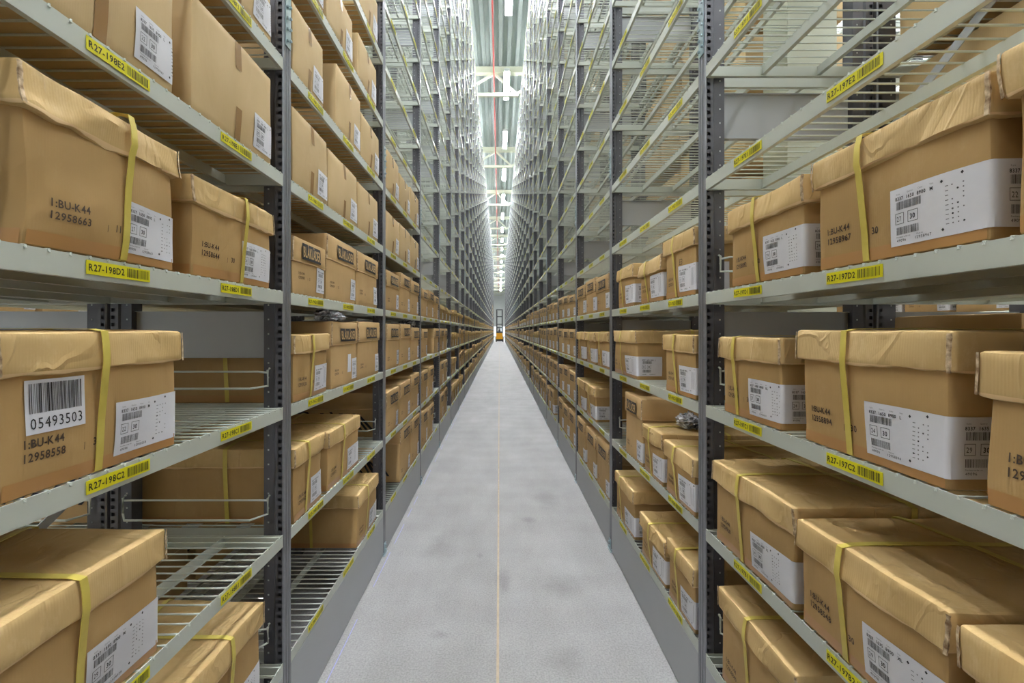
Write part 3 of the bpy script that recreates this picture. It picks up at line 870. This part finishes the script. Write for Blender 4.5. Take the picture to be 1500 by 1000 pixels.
def slots(row, bay, k, which, kind, top, jitter=.02, **o):
    """which: slot numbers 0,1,2 from the near end"""
    rg = random.Random(sum(ord(c) for c in row) * 1009 + (bay + 5) * 31 + ord(k))
    for s in which:
        y0 = posty(row, bay) + .075 + s * .422 + rg.uniform(0, .015)
        w = rg.uniform(.375, .398)
        B(row, k, y0, y0 + w, top + rg.uniform(-jitter, jitter), kind, **o)
slots('L', 2, 'D', (0,1,2), 'logo', .43); slots('L', 2, 'C', (0,1,2), 'logo', .035); slots('L', 2, 'B', (0,1,2), 'logo', -.405); slots('L', 2, 'A', (1,2), 'logo', -.78)
slots('L', 2, 'E', (0,1,2), 'sealed', .81); slots('L', 2, 'F', (0,1,2), 'sealed', 1.22)
slots('L', 3, 'D', (0,1,2), 'logo', .42); slots('L', 3, 'C', (0,2), 'logo', .035); slots('L', 3, 'B', (0,1), 'logo', -.405); slots('L', 3, 'A', (0,1), 'logo', -.8)
slots('L', 4, 'D', (0,1,2), 'strap', .33, crum=.007); slots('L', 4, 'C', (0,1), 'logo', .03); slots('L', 4, 'B', (0,1), 'logo', -.41); slots('L', 4, 'A', (0,1), 'logo', -.82)
slots('L', 5, 'D', (0,1,2), 'strap', .33, crum=.007); slots('L', 5, 'C', (0,1,2), 'strap', -.03, crum=.006); slots('L', 5, 'B', (0,1), 'strap', -.45); slots('L', 5, 'A', (0,1,2), 'strap', -.88)
slots('R', 2, 'D', (0,1,2), 'logo', .40); slots('R', 2, 'C', (0,1,2), 'strap', -.01, crum=.007); slots('R', 2, 'B', (1,2), 'strap', -.45, crum=.006); slots('R', 2, 'A', (0,1,2), 'logo', -.80)
for b_ in range(3, 6):
    slots('R', b_, 'D', (0,1,2), 'logo', .38); slots('R', b_, 'C', (0,1,2), 'logo', .03); slots('R', b_, 'B', (0,1,2), 'logo', -.40); slots('R', b_, 'A', (0,1,2) if b_ != 4 else (1,2), 'logo', -.83)
rg0 = random.Random(11)
for row in ('L', 'R'):
    for bay in range(6, NB[row]):
        for k, tl, ts in (('D', .40, .33), ('C', .03, -.02), ('B', -.41, -.46), ('A', -.83, -.89)):
            kind = ('logo' if rg0.random() < .75 else 'strap') if row == 'R' else ('logo' if rg0.random() < .35 else 'strap')
            n = rg0.choice((3, 3, 3, 2)); wh = sorted(rg0.sample((0, 1, 2), n))
            slots(row, bay, k, wh, kind, tl if kind == 'logo' else ts, crum=.006)
        if row == 'L' and bay > 33:
            for k in 'EFGHIJ':
                if rg0.random() < .6: slots(row, bay, k, (0,1,2), 'sealed', LEV[LET.index(k)] + .26)
# row behind the right racking: brown cartons seen through the mesh
slots('RB', 0, 'E', (1,2), 'sealed', .55 + .34); slots('RB', 0, 'F', (0,1,2), 'sealed', .957 + .33)
for bay in range(1, 9):
    for kk in range(4, 20):
        if LEV[kk] < .75 * posty('RB', bay + 1): slots('RB', bay, LET[kk], (2,) if bay == 1 else (0,1,2), 'sealed', LEV[kk] + .32, .04)
for bay, k, wh, kind, top in ((0, 'C', (1,2), 'logo', .03), (1, 'D', (2,), 'logo', .42), (1, 'C', (2,), 'logo', .03), (2, 'D', (0,1), 'logo', .42), (1, 'B', (2,), 'logo', -.4), (0, 'B', (1,2), 'logo', -.42)):
    slots('RB', bay, k, wh, kind, top)
for bay, k, wh, kind, top in ((1, 'B', (0,1,2), 'logo', -.4), (2, 'C', (0,1,2), 'logo', .03), (3, 'C', (0,1), 'logo', .03), (1, 'C', (1,2), 'logo', .03)):
    slots('LB', bay, k, wh, kind, top)
for bay in range(1, 6):
    for k, top in (('D', .42), ('C', .02), ('B', -.42), ('E', .83), ('F', 1.24)):
        slots('RC', bay, k, (0,1,2), 'logo' if k in 'BCD' else 'sealed', top)
for bay in range(0, 7):
    for k, top in (('D', .42), ('C', .02), ('B', -.42), ('A', -.85), ('E', .83)):
        slots('LC', bay, k, (0,1,2), 'logo' if k != 'E' else 'sealed', top)
for bay in (0, 1, 2, 3):
    slots('LB', bay, 'A', (0,1,2), 'logo', -.86)
slots('LB', 0, 'D', (1,2), 'strap', .37)

for b in boxes:
    x = ROWS[b['row']]['x'] * (1 if b['row'] in 'LR' else .75)
    b['s'] = visible_score(b['row'], (b['y0'] + b['y1']) / 2, LEVZ[b['k']], CAMZ + b['top'], x, b['y1'] - b['y0'])
    if b['row'] in ('RB', 'LB'): b['s'] *= .7
boxes = [b for b in boxes if b['s'] > 0]
boxes.sort(key=lambda b: -b['s'])
ind = boxes[:300]; far = boxes[300:]

TW, TD = .365, .575
def build_box(b, template=None):
    row, k = b['row'], b['k']; f = ROWS[row]['f']
    ov = {'strap': .011, 'logo': .006, 'sealed': 0}[b['kind']]
    w = b['y1'] - b['y0'] - 2 * ov; h = b['top'] + CAMZ - LEVZ[k] - (.005 if b['kind'] != 'sealed' else 0)
    xf = ROWS[row]['x'] - f * .006
    if b['kind'] == 'strap': xf -= f * .0
    return (xf, (b['y0'] + b['y1']) / 2, LEVZ[k]), w, h
def emit(tree, parent):
    for nm, mb, mats, lab, ch in tree:
        o = mb.build(nm, mats, parent, nm in ('lid', 'strap', 'shipping_label', 'bottom_tape'))
        if lab: o['label'] = lab
        for c in ch: c[1].build(c[0], c[2], o)
def copy_tree(o, parent=None):
    c = o.copy(); COL.objects.link(c); c.parent = parent
    for x in list(o.children): copy_tree(x, c)
    return c
# templates
def joined(kind, seed, res, det, h):
    body, mats, parts = make_parts(kind, TW, h, TD, seed, res, det, dict(crum=.006, wrap=.1))
    allm = list(mats); J = MB()
    J.join(body)
    def addp(mb, ms):
        mp = {}
        for i, q in enumerate(ms):
            if q not in allm: allm.append(q)
            mp[i] = allm.index(q)
        J.join(mb, mp)
    for nm, mb, ms, lab, ch in parts:
        addp(mb, ms)
        for c in ch: addp(c[1], c[2])
    return J, allm
HT = {'strap': .24, 'logo': .3, 'sealed': .27}
mid_me = {}; FARM = ['card', 'lid', 'strap', 'paper', 'ink', 'pencil', 'logo_card', 'kraft', 'tape', 'stencil', 'cleartape', 'edge', 'rawedge']
far_v = []; far_i = {}
for kind in HT:
    mid_me[kind] = []
    for sd in range(4):
        J, am = joined(kind, 50 + sd * 7 + len(kind), .04, 1, HT[kind]); mid_me[kind].append(J.mesh(BOXNAME[kind], am, True))
    J, am = joined(kind, 91, .12, 0, HT[kind]); J.m = [FARM.index(am[i]) for i in J.m]
    far_i[kind] = len(far_v); far_v.append(J)
used = {}
seedc = 0
for b in ind:
    seedc += 1
    loc, w, h = build_box(b); row, k, bay = b['row'], b['k'], b['bay']
    r = random.Random(seedc); jz = r.uniform(-.012, .012) if b['kind'] != 'sealed' else r.uniform(-.008, .008)
    if b['y1'] - b['y0'] > .42: jz = 0
    nearbox = row in 'LR' and bay <= 2
    inner = row in ('RB', 'LB', 'RC')
    if nearbox:
        det = 2 if bay == 0 else 1
        res = .018 if bay == 0 else .028
        body, mats, parts = make_parts(b['kind'], w, h, .575, seedc, res, det, b['o'])
        o = body.build(BOXNAME[b['kind']], mats, None, True)
        emit(parts, o)
    else:
        o = obj(BOXNAME[b['kind']], mid_me[b['kind']][seedc % 4]); o.scale = (w / TW, 1, h / HT[b['kind']])
    o.location = loc; o.rotation_euler = (0, 0, rot(row) + jz * .4)
    bayno = (198 if row == 'L' else 197) - 2 * bay
    slot = max(0, min(2, int((b['y0'] + .1 - posty(row, bay)) / .42)))
    num = 3 - slot
    while (row, bay, k, num) in used: num = num % 3 + 1
    used[(row, bay, k, num)] = 1
    if row in 'LR' and bay <= 1: lab = f"{BOXDESC[b['kind']]}, behind shelf tag R27-{bayno}{LET[k]}{num}"
    else:
        pos = {3: 'near', 2: 'middle', 1: 'far'}[num]
        nm = {'L': 'left racking', 'R': 'right racking', 'LB': 'row behind left', 'RB': 'row behind right', 'RC': 'outer right row', 'LC': 'outer left row'}[row]
        short = {'strap': 'worn yellow-strapped box', 'logo': 'tan box with printed lid', 'sealed': 'pale taped carton'}[b['kind']]
        lab = f"{short}, {pos} spot, {ordn(k+1)} level, {ordn(bay+1)} bay, {nm}"
    tag(o, lab, 'box', f"boxes on the {ordn(k+1)} level of the {fname(row)}")
xf = []
for row, n in BACKB:  # unseen boxes behind the camera, added to shade the visible box tops
    for s_ in range(3):
        for k, kd in enumerate(('strap', 'logo', 'strap', 'strap', 'sealed', 'sealed', 'sealed')):
            if n == 0 or (row == 'R' and k > 3): continue
            xf.append((far_i[kd], ROWS[row]['x'] - ROWS[row]['f'] * .006, posty(row, n) + .27 + .42 * s_, LEVZ[k], rot(row), 1, 1, .95))
for b in far:
    loc, w, h = build_box(b)
    xf.append((far_i[b['kind']], loc[0], loc[1], loc[2], rot(b['row']), w / TW, 1, h / HT[b['kind']]))
tag(merge_copies('distant_and_unseen_boxes', far_v, FARM, xf), 'hundreds of brown boxes on the low shelves far down the aisle, some added unseen behind the camera', 'boxes', kind='stuff')

# scrunched film bags lying on boxes
def bag(loc, sx, sy, sz, seed, label):
    b = MB(); n, m = 30, 18; vs = []; fs = []; o = Vector((seed, seed * 2, 0))
    for j in range(m + 1):
        for i in range(n):
            th = PI * j / m; ph = 2 * PI * i / n
            p = Vector((math.sin(th) * math.cos(ph), math.sin(th) * math.sin(ph), math.cos(th)))
            r = .75 + .55 * abs(noise.noise(p * 2.6 + o)) + .35 * noise.noise(p * 6 + o)
            q = p * r; vs.append((q.x * sx, q.y * sy, max(q.z, -.55) * sz + .55 * sz))
    for j in range(m):
        for i in range(n):
            fs.append((j*n+i, (j+1)*n+i, (j+1)*n+(i+1)%n, j*n+(i+1)%n))
    b.add(vs, fs, 0); ob = b.build('plastic_bag', ['plastic']); ob.location = loc
    tag(ob, label, 'plastic bag', 'scrunched film bags on boxes')
bag((-.80, 2.12, CAMZ + .046), .055, .12, .036, 3, 'black and clear scrunched film bag on box behind tag R27-196C2')
bag((-.82, 4.02, CAMZ + .045), .07, .16, .034, 5, 'black scrunched film bag on a printed box in the third bay')
bag((.92, 2.19, CAMZ - .466), .06, .09, .042, 9, 'black scrunched film bag on strapped box behind tag R27-195B2')

# ------------------------------------------------------------------ building shell
def struct(name, mb, mats): o = mb.build(name, mats); o['kind'] = 'structure'; return o
XW, YN, YE, RZ = 9.0, -12.0, 118.0, CAMZ + 10.15
b = MB(); b.quad((-XW, YN, 0), (XW, YN, 0), (XW, YE, 0), (-XW, YE, 0)); struct('floor', b, ['floor'])
b = MB(); b.box(-.013, -.001, YN, YE, .0, .0008); struct('trim_1', b, ['joint'])
b = MB()
rg = random.Random(4); y = .9
while y < 14:
    l = rg.uniform(.1, .5); b.box(-.725, -.7215, y, y + l, 0, .0006); y += l + rg.uniform(.05, .35)
struct('trim_2', b, ['chalk'])
# corrugated roof deck, ribs along the aisle
b = MB(); per = .31; x = -XW; vs = []
while x < XW:
    vs += [(x, 0), (x + .11, 0), (x + .14, .1), (x + .28, .1)]; x += per
P = []
for (xx, zz) in vs: P += [(xx, YN, RZ + zz), (xx, YE, RZ + zz)]
b.add(P, [(2*i, 2*i+1, 2*i+3, 2*i+2) for i in range(len(vs) - 1)]); struct('ceiling', b, ['roof'])
b = MB()
b.box(-XW, XW, YE, YE + .2, 0, RZ + .1); b.box(-XW, XW, YE - .06, YE, RZ - .9, RZ - .5)
for i in range(9):
    xx = -XW + 2 * i; b.box(xx, xx + .03, YE - .02, YE, 0, RZ)
struct('wall_back', b, ['wall'])
for s, nm in ((-1, 'wall_left'), (1, 'wall_right')):
    b = MB(); b.box(min(s*XW, s*(XW+.2)), max(s*XW, s*(XW+.2)), YN, YE, 0, RZ + .1); struct(nm, b, ['wall'])
# daylit doors in the end wall
for i, x in enumerate((-1.15, .9)):
    b = MB(); b.box(x - .55, x + .55, YE - .05, YE - .03, .05, 2.5, 0); b.box(x - .62, x - .55, YE - .08, YE, 0, 2.6, 1); b.box(x + .55, x + .62, YE - .08, YE, 0, 2.6, 1); b.box(x - .62, x + .62, YE - .08, YE, 2.5, 2.6, 1)
    struct(f'door_{i+1}', b, ['daylight', 'wall'])
# building column beside the racking on the right
b = MB(); b.box(1.40, 1.64, 2.19, 2.204, 0, RZ); b.box(1.40, 1.64, 2.376, 2.39, 0, RZ); b.box(1.40, 1.41, 2.204, 2.376, 0, RZ); struct('column', b, ['beam'])
# flat diagonal brace straps at the back of the racking
for nm, a, c, lab in (('L', (-1.3735, .32, CAMZ - 1.17), (-1.3735, 2.9, CAMZ + .28), 'thin flat steel brace slanting behind the boxes of the left racking'),
                      ('R', (1.361, .35, CAMZ + 1.5), (1.361, 1.6, CAMZ + .68), 'blue grey flat brace slanting behind the shelf tagged R27-197E2')):
    q = MB(); q.bar(a, c, .003, .03); tag(q.build('cross_brace', ['panel']), lab, 'brace')
# roof trusses
tops, bots = CAMZ + 9.93, CAMZ + 8.98
for i in range(-1, 14):
    y = 17.2 + 7.5 * i
    e = obj('roof_truss', None, None, (0, y, 0)); e['kind'] = 'structure'
    tag(e, f'cream steel roof truss, {ordn(i+2)} from this end of the roof', 'roof truss', 'roof trusses')
    q = MB(); q.box(-XW, XW, -.08, .08, tops - .13, tops + .1); q.box(-XW, XW, -.12, .12, tops - .14, tops - .125); q.build('top_chord', ['beam'], e)
    q = MB(); q.box(-XW + .2, .72, -.06, .06, bots - .06, bots + .06); q.build('bottom_chord', ['beam'], e)
    for a, c in (((-.2), .65), ((-.2), -1.5), (2.0, .65), (-3.2, -1.5), (-3.2, -4.6), (-6.2, -4.6)):
        q = MB(); q.bar((a, 0, tops - .13), (c, 0, bots + .04), .07, .09); q.build('brace', ['beam'], e)
q = MB(); q.tube([(-.21, YN + 1, CAMZ + 9.7), (-.21, YE - .1, CAMZ + 9.7)], .03, 8)
for i in range(-1, 14): pass
tag(q.build('sprinkler_pipe', ['red'], None, True), 'long thin red sprinkler pipe running under the roof along the aisle', 'pipe')
# lamps
lh_ = MB(); lh_.box(-.10, .10, -1.0, 1.0, .05, .1, 0); lh_.box(-.1, .1, -1.0, -.985, -.005, .06, 0); lh_.box(-.1, .1, .985, 1.0, -.005, .06, 0)
for yy in (-.7, .7): lh_.tube([(0, yy, .1), (0, yy, .55)], .008, 6)
lh_me = lh_.mesh('housing', ['wall'])
ld = MB(); ld.box(-.09, .09, -.98, .98, 0, .05); ld_me = ld.mesh('diffuser', ['lamp'])
LH = CAMZ + 9.15
for aisle, x in (('main aisle', .27), ('aisle to the left', -2.75), ('aisle to the right', 2.75), ('outer aisle left', -5.8), ('outer aisle right', 5.8)):
    for i in range(-4, 20 if 'outer' not in aisle else 6):
        y = 12.1 + 4.8 * i
        e = obj('ceiling_lamp', None, None, (x, y, LH)); obj('housing', lh_me, e); obj('diffuser', ld_me, e)
        tag(e, f'bright long ceiling lamp, {ordn(i+5)} in line over the {aisle}', 'ceiling lamp', f'ceiling lamps over the {aisle}')

# ------------------------------------------------------------------ reach truck at the end of the aisle
e = obj('order_picker_truck', None, None, (.02, 58.5, 0))
tag(e, 'yellow and dark grey warehouse lift truck parked at the far end of the aisle', 'lift truck')
q = MB(); q.box(-.5, .5, -.1, 1.6, .08, .42); q.box(-.53, -.42, -.15, 1.6, .05, .62); q.box(.42, .53, -.15, 1.6, .05, .62); q.build('chassis', ['truckdark'], e)
q = MB()
q.add([(-.42,-.2,.42),(.42,-.2,.42),(.42,.5,.42),(-.42,.5,.42),(-.40,-.14,1.15),(.40,-.14,1.15),(.40,.45,1.15),(-.40,.45,1.15)], [(3,2,1,0),(4,5,6,7),(0,1,5,4),(1,2,6,5),(2,3,7,6),(3,0,4,7)])
q.box(-.44, .44, -.215, -.19, .36, .46); q.build('body_cover', ['truckyellow'], e)
q = MB(); q.box(-.46, .46, -.1, .5, 1.15, 1.28); q.box(-.14, .14, -.05, .2, 1.28, 1.55); q.tube([(0, .08, 1.5), (0, .08, 1.72)], .06, 8); q.build('control_console', ['truckdark'], e)
q = MB()
for s in (-1, 1):
    q.box(min(s*.33, s*.44), max(s*.33, s*.44), .9, 1.1, .2, 4.25); q.box(min(s*.28, s*.33), max(s*.28, s*.33), .95, 1.05, .3, 4.1)
for z in (1.3, 1.85, 2.3, 3.3, 4.2): q.box(-.44, .44, .92, 1.08, z - .06, z + .06)
q.build('mast', ['truckdark'], e)
for s in (-1, 1):
    q = MB(); q.tube([(s*.36, .2, .14), (s*.5, .2, .14)], .14, 16); q.build('wheel', ['rubber'], e)
    q = MB(); q.tube([(s*.36, 1.45, .14), (s*.5, 1.45, .14)], .14, 16); q.build('wheel', ['rubber'], e)
    q = MB(); q.box(min(s*.2, s*.3), max(s*.2, s*.3), 1.1, 2.3, .5, .55); q.build('fork', ['truckdark'], e)

# ------------------------------------------------------------------ camera, world, view
cam = bpy.data.cameras.new('camera'); cam.lens = 36 * F / 1500; cam.sensor_width = 36
cam.shift_x = 18.5 / 1500; cam.shift_y = -16 / 1500; cam.clip_start = .05; cam.clip_end = 400
co = bpy.data.objects.new('camera', cam); COL.objects.link(co); co.location = (0, 0, CAMZ); co.rotation_euler = (PI/2, 0, 0)
SC.camera = co
w = bpy.data.worlds.new('world'); SC.world = w; w.use_nodes = True
w.node_tree.nodes['Background'].inputs[0].default_value = (.95, .97, 1, 1); w.node_tree.nodes['Background'].inputs[1].default_value = 1.1
SC.view_settings.view_transform = 'Standard'; SC.view_settings.look = 'None'; SC.view_settings.gamma = 1
SC.view_settings.use_curve_mapping = False
SC.view_settings.exposure = 0.17
SC.cycles.max_bounces = 8; SC.cycles.diffuse_bounces = 5; SC.cycles.glossy_bounces = 3
SC.cycles.sample_clamp_indirect = 6
